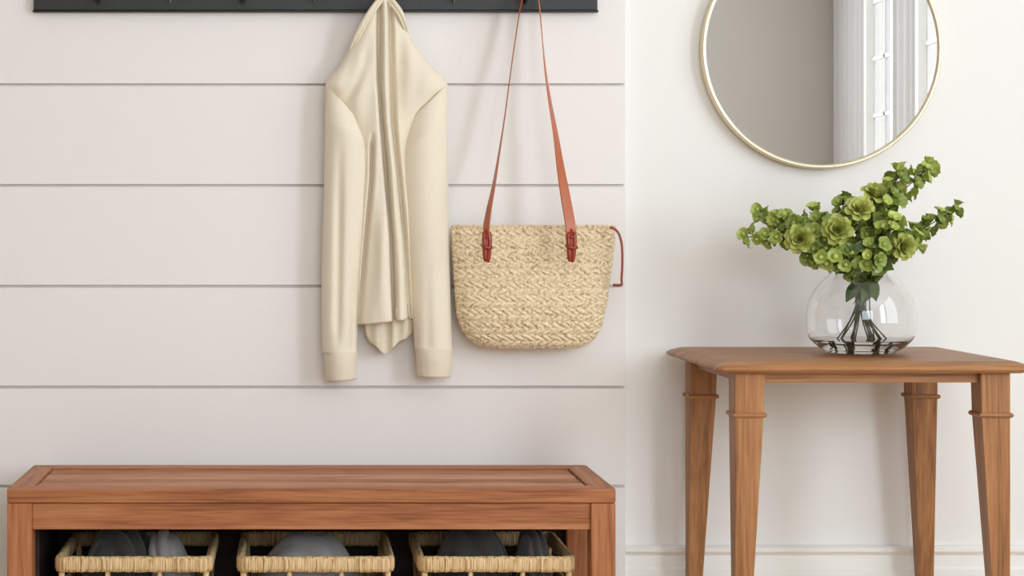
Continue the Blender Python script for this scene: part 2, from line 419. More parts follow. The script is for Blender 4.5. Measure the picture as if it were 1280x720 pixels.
blabels=['leftmost of three straw baskets under the bench, holding a charcoal and a pale grey cloth',
         'middle straw basket under the bench with one light grey folded cloth in it',
         'rightmost of three straw baskets under the bench, nearest the console table']
bcx=[]
protos=[b0]+[copy_tree(b0) for _ in range(2)]
for o,(a,b_),lb in zip(protos,spots,blabels):
    cx=((a+b_)/2-VX)*3.83/F; bcx.append(cx); o.location=(cx,by,SH)
    tag(o,lb,'basket','straw baskets under the bench')

def lump(name, c, hx, hy, z0, z1, m, label, seed, fold_dir=0.0, nf=5, amp=0.010, p=2.6, skew=0.0):
    """soft folded cloth: rounded pile with rolling folds, resting on the basket base"""
    nu,nv=96,56; v=[];f=[]; r_=random.Random(seed); ph=[r_.uniform(0,6.28) for _ in range(6)]
    zc=(z0+z1)/2; hz=(z1-z0)/2
    for i in range(nv+1):
        th_=math.pi*i/nv
        for k in range(nu):
            a=2*math.pi*k/nu
            sx,sy,sz=math.sin(th_)*math.cos(a),math.sin(th_)*math.sin(a),-math.cos(th_)
            nrm=(abs(sx)**p+abs(sy)**p+abs(sz)**p)**(1/p)
            x,y,z=sx/nrm,sy/nrm,sz/nrm
            q=x*math.cos(fold_dir)+y*math.sin(fold_dir)+0.25*math.sin(2.2*y+ph[0])
            w_=abs(math.sin(q*nf+ph[1]+0.5*math.sin(3*z+ph[2])))**0.7-0.6
            w2=math.sin(7*x+5*y+ph[3])*math.sin(6*y-4*z+ph[4])
            d=(amp*w_+amp*0.35*w2)*(1 if z>-0.6 else 0)
            up=max(0,z)
            v.append((c[0]+x*hx*(1-0.18*up*up)+sx*d+skew*up, c[1]+y*hy*(1-0.15*up)+sy*d, zc+z*hz+max(0,sz)*d))
    for i in range(nv):
        for k in range(nu):
            j=(k+1)%nu; f.append((i*nu+k,i*nu+j,(i+1)*nu+j,(i+1)*nu+k))
    o=link_mesh(name, v, f, m, None, True); tag(o,label,'cloth')
    bm=bmesh.new(); bm.from_mesh(o.data); bmesh.ops.remove_doubles(bm, verts=bm.verts, dist=1e-6); bm.to_mesh(o.data); bm.free()
    return o
zf=SH+0.0105
def bx(px,d=3.95): return (px-VX)*d/F
lump('folded_cloth',(bx(150),by-0.02,0),0.077,0.11,zf,0.364,M_grey_d,'dark charcoal cloth bundled in the leftmost basket under the bench',3,0.6,5,0.012)
lump('folded_cloth',(bx(220),by-0.03,0),0.044,0.10,zf,0.354,M_grey_l,'pale grey cloth beside the charcoal one in the leftmost basket',5,0.3,5,0.010,skew=-0.030)
lump('folded_cloth',(bx(385),by-0.02,0),0.104,0.115,zf,0.343,M_grey_l,'light grey folded cloth heaped in the middle basket under the bench',9,1.1,6,0.009,p=2.6)
lump('folded_cloth',(bx(594),by-0.01,0),0.079,0.115,zf,0.368,M_grey_d,'charcoal cloth filling the left side of the rightmost basket',12,0.7,4,0.011)
lump('folded_cloth',(bx(668),by-0.02,0),0.037,0.11,zf,0.358,M_grey_m,'small grey crumpled cloth at the right end of the rightmost basket',15,0.2,6,0.008)

# ------------------------------------------------------------------ hook rail on the wall
rz0=at(0,15,4.23).z; rx0,rx1=at(42,0,4.23).x,at(747,0,4.23).x; rz1=rz0+0.125
rail=empty('coat_rack',((rx0+rx1)/2,-0.001,rz0)); tag(rail,'long black wall-mounted hook rail across the shiplap wall','coat rack')
rc=rail.location
box('rail_board', M_black, rail, rx0-rc.x,rx1-rc.x,-0.019,0,0.004,rz1-rc.z, bev=0.0015)
box('rail_edge', M_hook, rail, rx0-rc.x-0.002,rx1-rc.x+0.002,-0.021,0,0,0.0039, bev=0.0008)
HK=[(122,0),(213,1),(304,0),(393,1),(480,0),(568,1),(657,0)]
def make_hook(kind):
    mb=MB()
    R=0.013 if kind==0 else 0.008
    rad=0.0042 if kind==0 else 0.0022
    z0=0.021+R
    pts=[(0,-0.021,0.085),(0,-0.026,0.06),(0,-0.024,z0+0.02)]
    pts=[(0,-0.0235,0.088),(0,-0.0245,0.06),(0,-0.0245,z0)]
    for k in range(1,9):
        a=math.pi*k/8; pts.append((0,-0.0245-R+R*math.cos(a),z0-R*math.sin(a)))
    pts.append((0,-0.0245-2*R-0.002,z0+0.02)); 
    mb.tube(pts, rad, 10)
    # ball tip and back plate
    pr=[(0.0001,-0.006)]+[(0.006*math.sin(math.pi*k/8),-0.006*math.cos(math.pi*k/8)) for k in range(1,8)]+[(0.0001,0.006)]
    if kind==0: mb.lathe(pr,(0,-0.0245-2*R-0.002,z0+0.024),12)
    if kind==0: mb.box(-0.010,0.010,-0.0235,-0.019,0.050,0.098)
    else: mb.box(-0.005,0.005,-0.0235,-0.019,0.055,0.098)
    return mb.build('hook', M_hook if kind==0 else M_steel, rail, True)
hk={}
for px,k in HK:
    if k not in hk: o=hk[k]=make_hook(k)
    else: o=hk[k].copy(); C.objects.link(o); o.parent=rail
    if k==1: o['label']='slim steel hook'
    o.location=((px-VX)*4.21/F-rc.x,0,0)

# ------------------------------------------------------------------ the cream sweatshirt
CD=4.19
def loft(name, Lp, Rp, nu, nv, front, back, mid, m, parent, org, hollow=False, zfun=None, p=2.4, d=CD):
    Ls=cr(Lp,nv+1); Rs=cr(Rp,nv+1); v=[];f=[]
    us=[0.5-0.5*math.cos(math.pi*i/nu) for i in range(nu+1)]
    K=2*nu
    for j in range(nv+1):
        t=j/nv; A,B=Ls[j],Rs[j]
        for side in (0,1):
            rngs=range(nu) if side==0 else range(nu,0,-1)
            for i in rngs:
                u=us[i]; px,py=A+(B-A)*u
                if zfun: py=py+zfun(u,t)
                e=max(0.0,1-abs(2*u-1)**p)**(1/p)
                off=front(u,t,px,py)*e if side==0 else -back(u,t,px,py)*e
                P=at(px,py,d); v.append((P.x-org.x, mid(t)-off-org.y, P.z-org.z))
    for j in range(nv):
        for k in range(K):
            q=(k+1)%K; f.append((j*K+k,j*K+q,(j+1)*K+q,(j+1)*K+k))
    f.append(tuple(range(K)))
    if hollow:
        base=nv*K; c=np.mean(np.array(v[base:base+K]),axis=0)
        for s_,dz in ((0.90,0.001),(0.86,0.03)):
            st=len(v)
            for k in range(K):
                a=np.array(v[base+k]); q=c+(a-c)*s_; q[2]=a[2]+dz; v.append(tuple(q))
            pv=base if s_==0.90 else st-K
            for k in range(K):
                q=(k+1)%K; f.append((pv+k,pv+q,st+q,st+k))
        f.append(tuple(len(v)-K+k for k in range(K)))
    else: f.append(tuple(nv*K+k for k in range(K)))
    return link_mesh(name, v, f, m, parent, True)
def poly(pts):
    ys=[p[1] for p in pts]; xs=[p[0] for p in pts]
    return lambda y: np.interp(y,ys,xs)
def valley(x,xc,wd,dp): return -dp*math.exp(-((x-xc)/wd)**2)
sw_org=Vector((at(480,0,CD).x,-0.045,at(480,5,CD).z))
shirt=empty('sweatshirt',sw_org); tag(shirt,'cream long-sleeved sweatshirt hanging from the black hook rail','sweatshirt')
V1=poly([(474,5),(474,100),(477,150),(483,220),(489,300),(492,380),(493,410)])
V2=poly([(488,12),(489,100),(491,150),(498,220),(506,300),(512,400)])
V3=poly([(466,165),(465,180),(464,225),(457,300),(449,400)])
V4=poly([(462,40),(455,80),(446,105),(432,128)])
def ramp(y,a,b): return max(0.0,min(1.0,(y-a)/(b-a)))
def body_front(u,t,x,y):
    h=0.026+0.016*ramp(y,0,90)
    top=0.35+0.65*ramp(y,-5,40)
    h+=valley(x,V1(y),2.8,0.044)*top
    h+=valley(x,V2(y),3.2,0.044)*top
    h+=valley(x,V2(y)+10,12,0.014)*ramp(y,20,80)*(1-ramp(y,180,260))
    if y>165: h+=valley(x,V3(y),2.6,0.030)*ramp(y,165,185)
    h+=valley(x,V4(y),7,0.009)*ramp(y,40,70)*(1-ramp(y,118,140))
    h+=0.007*math.exp(-((x-(V1(y)+V2(y))/2)/5)**2)
    if y>230: h+=0.010*math.exp(-((x-(V1(y)-12))/9)**2)*ramp(y,230,300)
    h+=0.0025*math.sin(x*0.22+y*0.03)
    return max(0.004,h)
body=loft('body',
 [(476,-5),(455,26),(438,58),(424,82),(407,105),(420,120),(440,152),(452,200),(450,260),(448,320),(447,370),(447,406)],
 [(484,-5),(500,20),(514,46),(533,74),(560,105),(544,124),(520,152),(514,200),(514,260),(515,320),(517,360),(517,398)],
 110,150, body_front, lambda u,t,x,y:0.024, lambda t:-0.045, M_knit, shirt, sw_org, hollow=True)
# back hem showing below the front hem
def tail_front(u,t,x,y):
    return max(0.003,0.016+valley(x,486,3.5,0.022)+0.006*math.exp(-((x-479)/4)**2)+0.004*math.sin(x*0.35))
tail=loft('back_hem',[(452,385),(455,400),(458,418),(463,428)],[(518,380),(518,395),(516,415),(510,424)],60,24,
 tail_front, lambda u,t,x,y:0.010, lambda t:-0.035, M_knit2, shirt, sw_org, hollow=True, zfun=lambda u,t: 17*t*math.exp(-((u-0.42)/0.26)**2))
def sleeve(Lp,Rp,fr,amp):
    s_=loft('sleeve',Lp,Rp,48,90,fr,lambda u,t,x,y:0.024*(0.5+0.5*min(1,t*8)),lambda t:-0.047,M_knit,shirt,sw_org,p=1.9)
    return s_
def fl(u,t,x,y):
    h=0.050-0.010*t; h*=0.55+0.38*min(1,t*7)
    h+=valley(x,424-0.01*(y-200),5,0.010)*ramp(y,170,260)*(1-ramp(y,400,440))
    h+=valley(x,441+0.0*(y),3,0.010)*ramp(y,300,370)*(1-ramp(y,425,440))
    h+=0.0022*math.sin(y*0.09+x*0.15)*ramp(y,360,430)
    return h
s1=sleeve([(407,104),(406,170),(405,240),(403,310),(402,380),(403,442)],[(453,156),(461,192),(459,255),(453,320),(448,380),(446,444)],fl,1)
def frr(u,t,x,y):
    h=0.052-0.010*t; h*=0.55+0.38*min(1,t*7)
    h+=valley(x,530+0.01*y,6,0.004)*ramp(y,300,420)
    h+=0.0015*math.sin(y*0.08+x*0.12)*ramp(y,380,440)
    return h
s2=sleeve([(511,153),(503,200),(505,260),(511,320),(515,380),(519,440)],[(560,104),(560,170),(561,240),(562,310),(564,380),(566,442)],frr,1)
def cuff(Lp,Rp,par):
    c_=loft('cuff',Lp,Rp,60,14,lambda u,t,x,y:0.0425-0.003*abs(2*t-1)+0.0006*math.sin(u*140),lambda u,t,x,y:0.024,lambda t:-0.047,M_knit2,par,sw_org,hollow=True,p=1.95)
    return c_
cuff([(403,438),(405,444),(406,460),(408,478)],[(447,440),(447,446),(446,460),(446,474)],s1)
cuff([(518,434),(520,444),(521,458),(521,471)],[(567,436),(566,444),(566,458),(564,472)],s2)
# rolled neckline bands meeting over the hook
def band(pts, rad, par_off):
    P=cr([(at(x,y,CD).x-sw_org.x, yy-sw_org.y, at(x,y,CD).z-sw_org.z) for x,y,yy in pts],26)
    n=len(P); r=[rad*min(1,0.15+2.2*(n-1-k)/(n-1)) for k in range(n)]
    return P,r
for pts in ([(481,-8,-0.062),(472,2,-0.074),(458,22,-0.078),(446,44,-0.070),(439,58,-0.060),(436,70,-0.050)],
            [(479,-8,-0.062),(489,1,-0.074),(499,14,-0.078),(506,28,-0.068),(511,42,-0.052)]):
    P,r=band(pts,0.0052,0); P2=[(p[0]+ (0.0045 if pts[1][0]<480 else -0.0045),p[1]+0.001,p[2]-0.0055) for p in P]
    MB().tube(P,r,10).tube(P2,[a*0.7 for a in r],8).build('neckband', M_knit2, shirt, True)
# shoulder seams
for A,B in (((408,106),(450,155)),((559,106),(511,152))):
    P=[]
    for k in range(14):
        t=k/13; x=A[0]+(B[0]-A[0])*t; y=A[1]+(B[1]-A[1])*t; q=at(x,y,CD)
        e=max(0,1-abs(2*t-1)**2.2)**(1/2.2)
        P.append((q.x-sw_org.x,-0.047-0.024*e*1.06-0.001-sw_org.y,q.z-sw_org.z))
    MB().tube(P,0.0014,6).build('shoulder_seam', M_knit2, shirt, True)
# hanging loop over the hook
P=[(0,-0.008,0.012)]+[(0.0,-0.008+0.0*k,0.012) for k in range(0)]
MB().tube(cr([(-0.006,0.004,-0.004),(-0.005,0.0,0.022),(0,-0.004,0.030),(0.005,0.0,0.022),(0.006,0.004,-0.004)],16),0.002,6).build('hanging_loop', M_knit2, shirt, True)

# ------------------------------------------------------------------ straw tote bag
bag_o=Vector((at(667,0,4.17).x,-0.055,at(0,283,4.17).z))
bag=empty('tote_bag',bag_o); tag(bag,'woven straw tote with tan leather straps hanging beside the sweatshirt','bag')
DB=4.16
Lb=poly([(566,283),(567,310),(569,345),(571,375),(573,395),(579,413),(588,425),(600,433),(612,436.5)])
Rb=poly([(772,283),(771,310),(766,345),(762,375),(758,395),(753,413),(745,425),(736,432),(724,436.5)])
nu,nv=330,230; v=[];f=[]
ys=np.linspace(283,436.5,nv+1)
cell,rowh=10.5,8.2
def weave(s,t):       # s along x px, t along y px
    r=math.floor(t/rowh); fy=t/rowh-r; sgn=1 if r%2==0 else -1
    q=(s+1.5*math.sin(t*0.11)+(0.5*cell if r%2 else 0)+sgn*(fy-0.5)*cell*1.05+1.3*math.sin(r*12.9+s*0.045)+0.8*math.sin(s*0.31+r*4.1))/cell; fx=q-math.floor(q); cid=(math.floor(q)*13+r*7)%11; fy=fy*0.84+0.08
    a=max(0,math.sin(math.pi*fx))**0.55; b_=max(0,math.sin(math.pi*fy))**0.6
    return (a*b_)*(0.85+0.03*cid)
K=2*nu
us=np.linspace(0,1,nu+1)
for j,yy in enumerate(ys):
    l,r_=Lb(yy),Rb(yy); t=j/nv
    bot=max(0.0,1-max(0,(t-0.72)/0.28)**2.2)**0.5
    thick=(0.014+0.030*min(1,t*1.6))*(0.35+0.65*bot)
    for side in (0,1):
        rr=range(nu) if side==0 else range(nu,0,-1)
        for i in rr:
            u=us[i]; x=l+(r_-l)*u
            e=max(0,1-abs(2*u-1)**3.2)**(1/2.2)
            wv=weave(x if side==0 else x+4,yy)*0.0058*(1 if 286<yy else 0.3)
            q=at(x,yy,DB); off=(thick*e+wv*min(1,e*3)) if side==0 else -(thick*e+wv*min(1,e*3)*0.8)
            # let the edge strands bulge sideways
            sx=0.0022*weave(x,yy)*(1 if u>0.985 else (-1 if u<0.015 else 0))
            v.append((q.x+sx-bag_o.x,-0.055-off-bag_o.y,q.z-bag_o.z))
for j in range(nv):
    for k in range(K):
        q=(k+1)%K; f.append((j*K+k,j*K+q,(j+1)*K+q,(j+1)*K+k))
f.append(tuple(nv*K+k for k in range(K)))
# mouth: inner wall going down
base=0
st=len(v)
for k in range(K):
    a=v[k]; v.append((a[0]*0.985,(a[1])*0.55,a[2]-0.001))
st2=len(v)
for k in range(K):
    a=v[k]; v.append((a[0]*0.97,(a[1])*0.55,a[2]-0.06))
for k in range(K):
    q=(k+1)%K; f.append((k,q,st+q,st+k)); f.append((st+k,st+q,st2+q,st2+k))
f.append(tuple(st2+k for k in range(K)))
bb=link_mesh('bag_body', v, f, M_straw, bag, True)
# braided top edge
mb=MB(); P=[]
for ph in (0,2.1,4.2):
    P=[]
    for k in range(400):
        u=k/399; x=567+(771-567)*u; q=at(x,283.2,DB)
        e=max(0,1-abs(2*u-1)**3.2)**(1/2.2)
        a=u*2*math.pi*24+ph
        P.append((q.x-bag_o.x,-0.014*e*0.9+0.0024*math.cos(a)-0.001,q.z-bag_o.z+0.0018*math.sin(a)))
    mb.tube(P,0.0021,6)
mb.build('braided_edge', M_straw, bag, True)
# strap: one long strip of leather from front left anchor over the hook to the right one
def ribbon(pts, hw, thk, n):
    """pts: (px,py,d,twist) twist 0 = flat to the viewer, 90 = edge on"""
    Q=cr([(at(x,y,d).x,at(x,y,d).y,at(x,y,d).z,tw) for x,y,d,tw in pts],n); v=[];f=[]
    for i in range(n):
        p=Vector(Q[i][:3]); t=(Vector(Q[min(i+1,n-1)][:3])-Vector(Q[max(i-1,0)][:3])).normalized()
        a=Vector((0,1,0)); s_=t.cross(a).normalized(); a=s_.cross(t).normalized()
        tw=math.radians(Q[i][3]); wdir=s_*math.cos(tw)+a*math.sin(tw); ndir=t.cross(wdir)
        for (b_,c_) in ((-1,-1),(-0.9,1),(0.9,1),(1,-1)):
            v.append(p+wdir*b_*hw+ndir*c_*thk-bag_o)
    for i in range(n-1):
        for k in range(4):
            q=(k+1)%4; f.append((i*4+k,i*4+q,(i+1)*4+q,(i+1)*4+k))
    f += [(0,1,2,3),tuple((n-1)*4+k for k in range(4))]
    return v,f
fd=4.108
v,f=ribbon([(609,300,fd,66),(608,283,fd,64),(611,262,4.12,72),(617,232,4.13,82),(624,190,4.15,90),(631,145,4.16,94),(637,100,4.17,95),
            (644,50,4.185,95),(650,12,4.19,94),(655,-8,4.19,90),(660,-12,4.19,89),(665,-10,4.19,88),(672,-2,4.19,86),(675,15,4.19,84),(678,50,4.18,82),
            (682,90,4.17,76),(688,130,4.15,68),(695,170,4.14,58),(701,210,4.13,42),(707,245,4.12,26),(713,280,fd,18),(714,300,fd,18)],0.0125,0.0011,160)
o=link_mesh('strap', v, f, M_leather, bag, False)
# knotted leather ends
def knot(px,w_):
    root_=None
    c=lambda x,y,dz=0: (at(px+x,y,fd).x-bag_o.x, at(px,y,fd).y-bag_o.y-dz, at(px,y,fd).z-bag_o.z)
    mb=MB()
    mb.tube([c(0,286,0),c(0,300,0.001),c(0,314,0.001),c(0,326,0)],[0.004,0.005,0.0055,0.003],10)
    mb.tube(cr([c(-w_*0.35,290,0.001),c(-w_*0.42,302,0.004),c(-w_*0.3,316,0.003),c(-w_*0.18,327,0.001)],12),[0.004,0.0048,0.005,0.005,0.0048,0.0046,0.0048,0.005,0.0052,0.005,0.0046,0.003],10)
    mb.tube(cr([c(w_*0.35,290,0.001),c(w_*0.42,302,0.004),c(w_*0.3,316,0.003),c(w_*0.15,328,0.001)],12),[0.004,0.0048,0.005,0.005,0.0048,0.0046,0.0048,0.005,0.0052,0.005,0.0046,0.003],10)
    mb.tube([c(-w_*0.75,307,0.006),c(-w_*0.3,309,0.009),c(w_*0.3,310,0.009),c(w_*0.75,309,0.006)],[0.0035,0.0045,0.0045,0.0035],10)
    mb.tube([c(-w_*0.5,298,0.004),c(0,296,0.007),c(w_*0.5,298,0.004)],[0.003,0.0038,0.003],10)
    o=mb.build('strap_knot', M_leather2, bag, True); o['label']='glossy red-brown leather knot'
knot(608.5,8.5); knot(714,9.5)
P=[(762,284,4.15),(768,286,4.148),(774,293,4.145),(777.5,308,4.143),(778,330,4.143),(777,348,4.143),(776.5,356,4.143),(766,356.5,4.146)]
v,f=ribbon([(x,y,d,60) for x,y,d in P],0.0045,0.0012,60)
o=link_mesh('leather_tie', v, f, M_leather2, bag, False)

# ------------------------------------------------------------------ round mirror
mc=at(1030,60,4.225); R=0.2645
mir=empty('round_mirror',(mc.x,WY-0.001,mc.z)); tag(mir,'large round mirror with a thin pale brass frame above the console table','mirror')
prof=[(R-0.0085,0.0),(R-0.0085,0.030),(R-0.006,0.034),(R-0.002,0.035),(R,0.032),(R,0.0)]
n=160; v=[];f=[]
for r,dep in prof:
    for k in range(n):
        a=2*math.pi*k/n; v.append((r*math.cos(a),-dep,r*math.sin(a)))
for i in range(len(prof)):
    j=(i+1)%len(prof)
    f += [(i*n+k,i*n+(k+1)%n,j*n+(k+1)%n,j*n+k) for k in range(n)]
bevel(link_mesh('mirror_frame', v, f, M_brass, mir, True),0.001)
v=[];f=[]
for dep in (0.024,0.028):
    for k in range(n):
        a=2*math.pi*k/n; v.append(((R-0.009)*math.cos(a),-dep,(R-0.009)*math.sin(a)))
f=[tuple(range(n)),tuple(range(2*n-1,n-1,-1))]+[(k,(k+1)%n,n+(k+1)%n,n+k) for k in range(n)]
link_mesh('mirror_glass', v, f, M_mirror, mir)
v=[];f=[]
for dep in (0.0,0.0235):
    for k in range(n):
        a=2*math.pi*k/n; v.append(((R-0.010)*math.cos(a),-dep,(R-0.010)*math.sin(a)))
f=[tuple(range(n)),tuple(range(2*n-1,n-1,-1))]+[(k,(k+1)%n,n+(k+1)%n,n+k) for k in range(n)]
link_mesh('backing_board', v, f, M_hook, mir)

# ------------------------------------------------------------------ console table
TX0,TX1=0.8555,1.3916; LWt=0.058; TF,TB=3.74-CAM_D,4.22-CAM_D   # leg outer limits
TT=0.718
tbl=empty('console_table',((TX0+TX1)/2,(TF+TB)/2,0)); tag(tbl,'brown wooden console table with tapered legs holding the vase of flowers','table'); tc_=tbl.location
def ring_rect(hx,hy,r,z,n=6):
    out=[]
    for sx,sy,a0 in ((1,-1,-90),(1,1,0),(-1,1,90),(-1,-1,180)):
        for k in range(n+1):
            a=math.radians(a0+90*k/n); out.append((sx*(hx-r)+r*math.cos(a), sy*(hy-r)+r*math.sin(a), z))
    return out
hx=(TX1-TX0)/2+0.040; hy=(TB-TF)/2+0.022
lv=[(hx-0.016,hy-0.010,TT-0.0225),(hx-0.004,hy-0.004,TT-0.019),(hx,hy,TT-0.0155),(hx,hy,TT-0.0115),(hx-0.006,hy-0.006,TT-0.0070),(hx-0.022,hy-0.022,TT-0.0015),(hx-0.028,hy-0.028,TT)]
v=[];f=[]
for a,b_,z in lv: v += ring_rect(a,b_,0.016,z)
k=28
for i in range(len(lv)-1): f += [(i*k+j,i*k+(j+1)%k,(i+1)*k+(j+1)%k,(i+1)*k+j) for j in range(k)]
f += [tuple(range(k-1,-1,-1)),tuple((len(lv)-1)*k+j for j in range(k))]
link_mesh('table_top', v, f, TW['X'], tbl)
RNG=0.613
def leg(x_out,x_in,y_out,y_in):
    """square leg, outer faces straight, inner faces tapering below the ring"""
    sx=1 if x_in>x_out else -1; sy=1 if y_in>y_out else -1
    mb=MB(); lv=[(TT-0.023,LWt),(RNG,LWt-0.002),(0.30,0.037),(0.0,0.020)]; v=[]
    for z,w_ in lv:
        for (a,b_) in ((0,0),(1,0),(1,1),(0,1)):
            v.append((x_out+sx*a*w_-tc_.x, y_out+sy*b_*w_-tc_.y, z))
    f=[(i*4+j,i*4+(j+1)%4,(i+1)*4+(j+1)%4,(i+1)*4+j) for i in range(3) for j in range(4)]+[(0,1,2,3),(12,13,14,15)]
    o=link_mesh('leg', v, f, TW['Z'], tbl); bevel(o,0.0015)
    # astragal ring
    w_=LWt-0.002; x0,x1=sorted((x_out,x_out+sx*w_)); y0,y1=sorted((y_out,y_out+sy*w_))
    cx,cy=(x0+x1)/2-tc_.x,(y0+y1)/2-tc_.y; h=w_/2; v=[];f=[]
    pr=[(-0.002,-0.0048),(0.0025,-0.0046),(0.0048,-0.0022),(0.0054,0),(0.0048,0.0022),(0.0025,0.0046),(-0.002,0.0048)]
    for e,z in pr: v += [(cx+a,cy+b_,RNG+z) for a,b_,_ in ring_rect(h+e,h+e,0.001,0,1)]
    k=8
    for i in range(len(pr)): 
        j2=(i+1)%len(pr); f += [(i*k+j,i*k+(j+1)%k,j2*k+(j+1)%k,j2*k+j) for j in range(k)]
    link_mesh('leg_ring', v, f, TW['X'], o)
leg(TX0,1e9,TF,1e9); leg(TX1,-1e9,TF,1e9); leg(TX0,1e9,TB,-1e9); leg(TX1,-1e9,TB,-1e9)
def tbox(name,m,x0,x1,y0,y1,z0,z1): return box(name,m,tbl,x0-tc_.x,x1-tc_.x,y0-tc_.y,y1-tc_.y,z0,z1,bev=0.0015)
ab=0.6755; i_=0.012
tbox('apron',TW['X'],TX0+LWt,TX1-LWt,TF+i_,TF+i_+0.02,ab,TT-0.023)
tbox('apron',TW['X'],TX0+LWt,TX1-LWt,TB-i_-0.02,TB-i_,ab,TT-0.023)
tbox('apron',TW['Y'],TX0+i_,TX0+i_+0.02,TF+LWt,TB-LWt,ab,TT-0.023)
tbox('apron',TW['Y'],TX1-i_-0.02,TX1-i_,TF+LWt,TB-LWt,ab,TT-0.023)

# ------------------------------------------------------------------ vase, water, flowers
VD=3.98; vc=at(1076,442,VD); vc.z=TT+0.0004
out=[(0.0,0.0),(0.045,0.0),(0.066,0.002),(0.080,0.009),(0.098,0.024),(0.107,0.036),(0.1105,0.056),(0.1105,0.078),(0.106,0.105),(0.096,0.128),(0.080,0.149),(0.066,0.161),(0.060,0.168),(0.059,0.175)]
inn=[(0.0582,0.1755),(0.0578,0.174),(0.0588,0.1675),(0.0648,0.160),(0.0790,0.148),(0.0950,0.1272),(0.1049,0.1048),(0.1093,0.078),(0.1093,0.056),(0.1058,0.0363),(0.0969,0.0248),(0.0790,0.0101),(0.065,0.0035),(0.045,0.0018),(0.0,0.0018)]
def smooth_prof(p,n): return [tuple(max(0.0,c) if i==0 else c for i,c in enumerate(q)) for q in cr(p,n)]
vase=MB().lathe([(max(r,0.0002),z) for r,z in smooth_prof(out,44)+smooth_prof(inn,44)],tuple((0,0,0)),72).build('vase', M_glass, None, True)
vase.location=vc; tag(vase,'round clear glass vase on the console table holding green stems','vase')
bm=bmesh.new(); bm.from_mesh(vase.data)
bmesh.ops.remove_doubles(bm, verts=bm.verts, dist=0.00025); bmesh.ops.recalc_face_normals(bm, faces=bm.faces); bm.to_mesh(vase.data); bm.free()
for p in vase.data.polygons: p.use_smooth=True
# shallow water, its skin just inside the glass wall
wp=[(0.0002,0.0012),(0.0450,0.0012),(0.0655,0.0029),(0.0795,0.0096),(0.0974,0.0245),(0.1015,0.0300),(0.0002,0.0300)]
wat=MB().lathe(wp,(0,0,0),72).build('water', M_water, None, False); wat.location=vc
tag(wat,'shallow water in the bottom of the round glass vase','water')
def petal_grid(mb, base, yaw, L_, W_, tilt, curl, z0=0.0, nu=5, nv=5, cupw=0.3, r0=0.0):
    """one petal growing outwards from the axis, cupped"""
    v=[];f=[]
    for i in range(nv+1):
        t=i/nv; ang=tilt+curl*t
        # arc length integration
        s=t*L_; rr=r0+ (math.sin(tilt+curl*t*0.5))*s; zz=z0+math.cos(tilt+curl*t*0.5)*s
        wd=W_*math.sin(math.pi*min(1,0.12+0.80*t))**0.6
        for j in range(nu+1):
            q=(j/nu-0.5)*2; y=q*wd/2; lift=cupw*wd*q*q*0.5
            x=rr-lift*math.cos(ang); z=zz+lift*math.sin(ang)
            v.append((base[0]+x*math.cos(yaw)-y*math.sin(yaw), base[1]+x*math.sin(yaw)+y*math.cos(yaw), base[2]+z))
    for i in range(nv):
        for j in range(nu):
            a=i*(nu+1)+j; f.append((a,a+1,a+nu+2,a+nu+1))
    mb.add(v,f)
def mesh_of(mb,name,m,solid=0.0):
    o=mb.build(name,m,None,True); me=o.data; bpy.data.objects.remove(o); return me
# bell-shaped floret: 5 petals around a small bud
def floret_mesh(seed,open_=0.9,np_=5,s=0.012):
    r=random.Random(seed); mb=MB()
    for k in range(np_):
        petal_grid(mb,(0,0,0),2*math.pi*k/np_+r.uniform(-.15,.15),s*r.uniform(0.95,1.15),s*1.15,0.45*open_,1.0*open_+r.uniform(-.2,.2))
    pr=[(0.0002,0.0)]+[(s*0.32*math.sin(math.pi*k/6),s*0.1+s*0.35*(1-math.cos(math.pi*k/6))) for k in range(1,6)]+[(0.0002,s*0.8)]
    mb.lathe(pr,(0,0,0),8)
    return mesh_of(mb,'floret',M_bloom)
FL=[floret_mesh(i,o_,6,0.0165) for i,o_ in enumerate((0.7,0.95,1.15,0.85))]
def rose_mesh(seed,s=0.03):
    r=random.Random(seed); mb=MB()
    for ring,(np_,tl,cl,L_,W_,r0) in enumerate([(3,0.05,0.15,0.55,0.5,0.03),(4,0.12,0.3,0.62,0.6,0.10),(5,0.25,0.55,0.72,0.75,0.16),(6,0.45,0.9,0.82,0.85,0.2),(7,0.8,1.15,0.88,0.9,0.2)]):
        for k in range(np_):
            petal_grid(mb,(0,0,0),2*math.pi*(k+0.4*ring)/np_+r.uniform(-.1,.1),s*L_*r.uniform(.95,1.08),s*W_,tl,cl,0,6,6,0.42,s*r0)
    return mesh_of(mb,'rose_bloom',M_rose)
RS=[rose_mesh(i) for i in range(2)]
def leaf_mesh(L_,W_,bend):
    mb=MB(); v=[];f=[]; nv=8
    for i in range(nv+1):
        t=i/nv; wd=W_*math.sin(math.pi*(0.03+0.95*t)**0.85)
        x=L_*t; z=-bend*L_*t*t
        for q in (-1,-0.5,0,0.5,1): v.append((x,q*wd/2,z+abs(q)*wd*0.16))
    for i in range(nv):
        for j in range(4): a=i*5+j; f.append((a,a+1,a+6,a+5))
    mb.add(v,f); return mesh_of(mb,'leaf',M_leafd)
LF=[leaf_mesh(0.038,0.020,0.3),leaf_mesh(0.030,0.019,0.1),leaf_mesh(0.05,0.026,0.45)]
def place(me,name,parent,pos,direc,scale=1.0,up='Z',roll=0.0):
    o=bpy.data.objects.new(name,me); C.objects.link(o); o.parent=parent
    d=Vector(direc).normalized()
    q=d.to_track_quat(up,'Y' if up!='Y' else 'Z')
    o.rotation_mode='QUATERNION'; o.rotation_quaternion=q@Matrix.Rotation(roll,4,up).to_quaternion()
    o.location=pos; o.scale=(scale,)*3
    return o
NECK=Vector((0,0,0.158))
def P3(px,py,dy):    # point relative to the vase base
    q=at(px,py,VD+dy); return q-vc
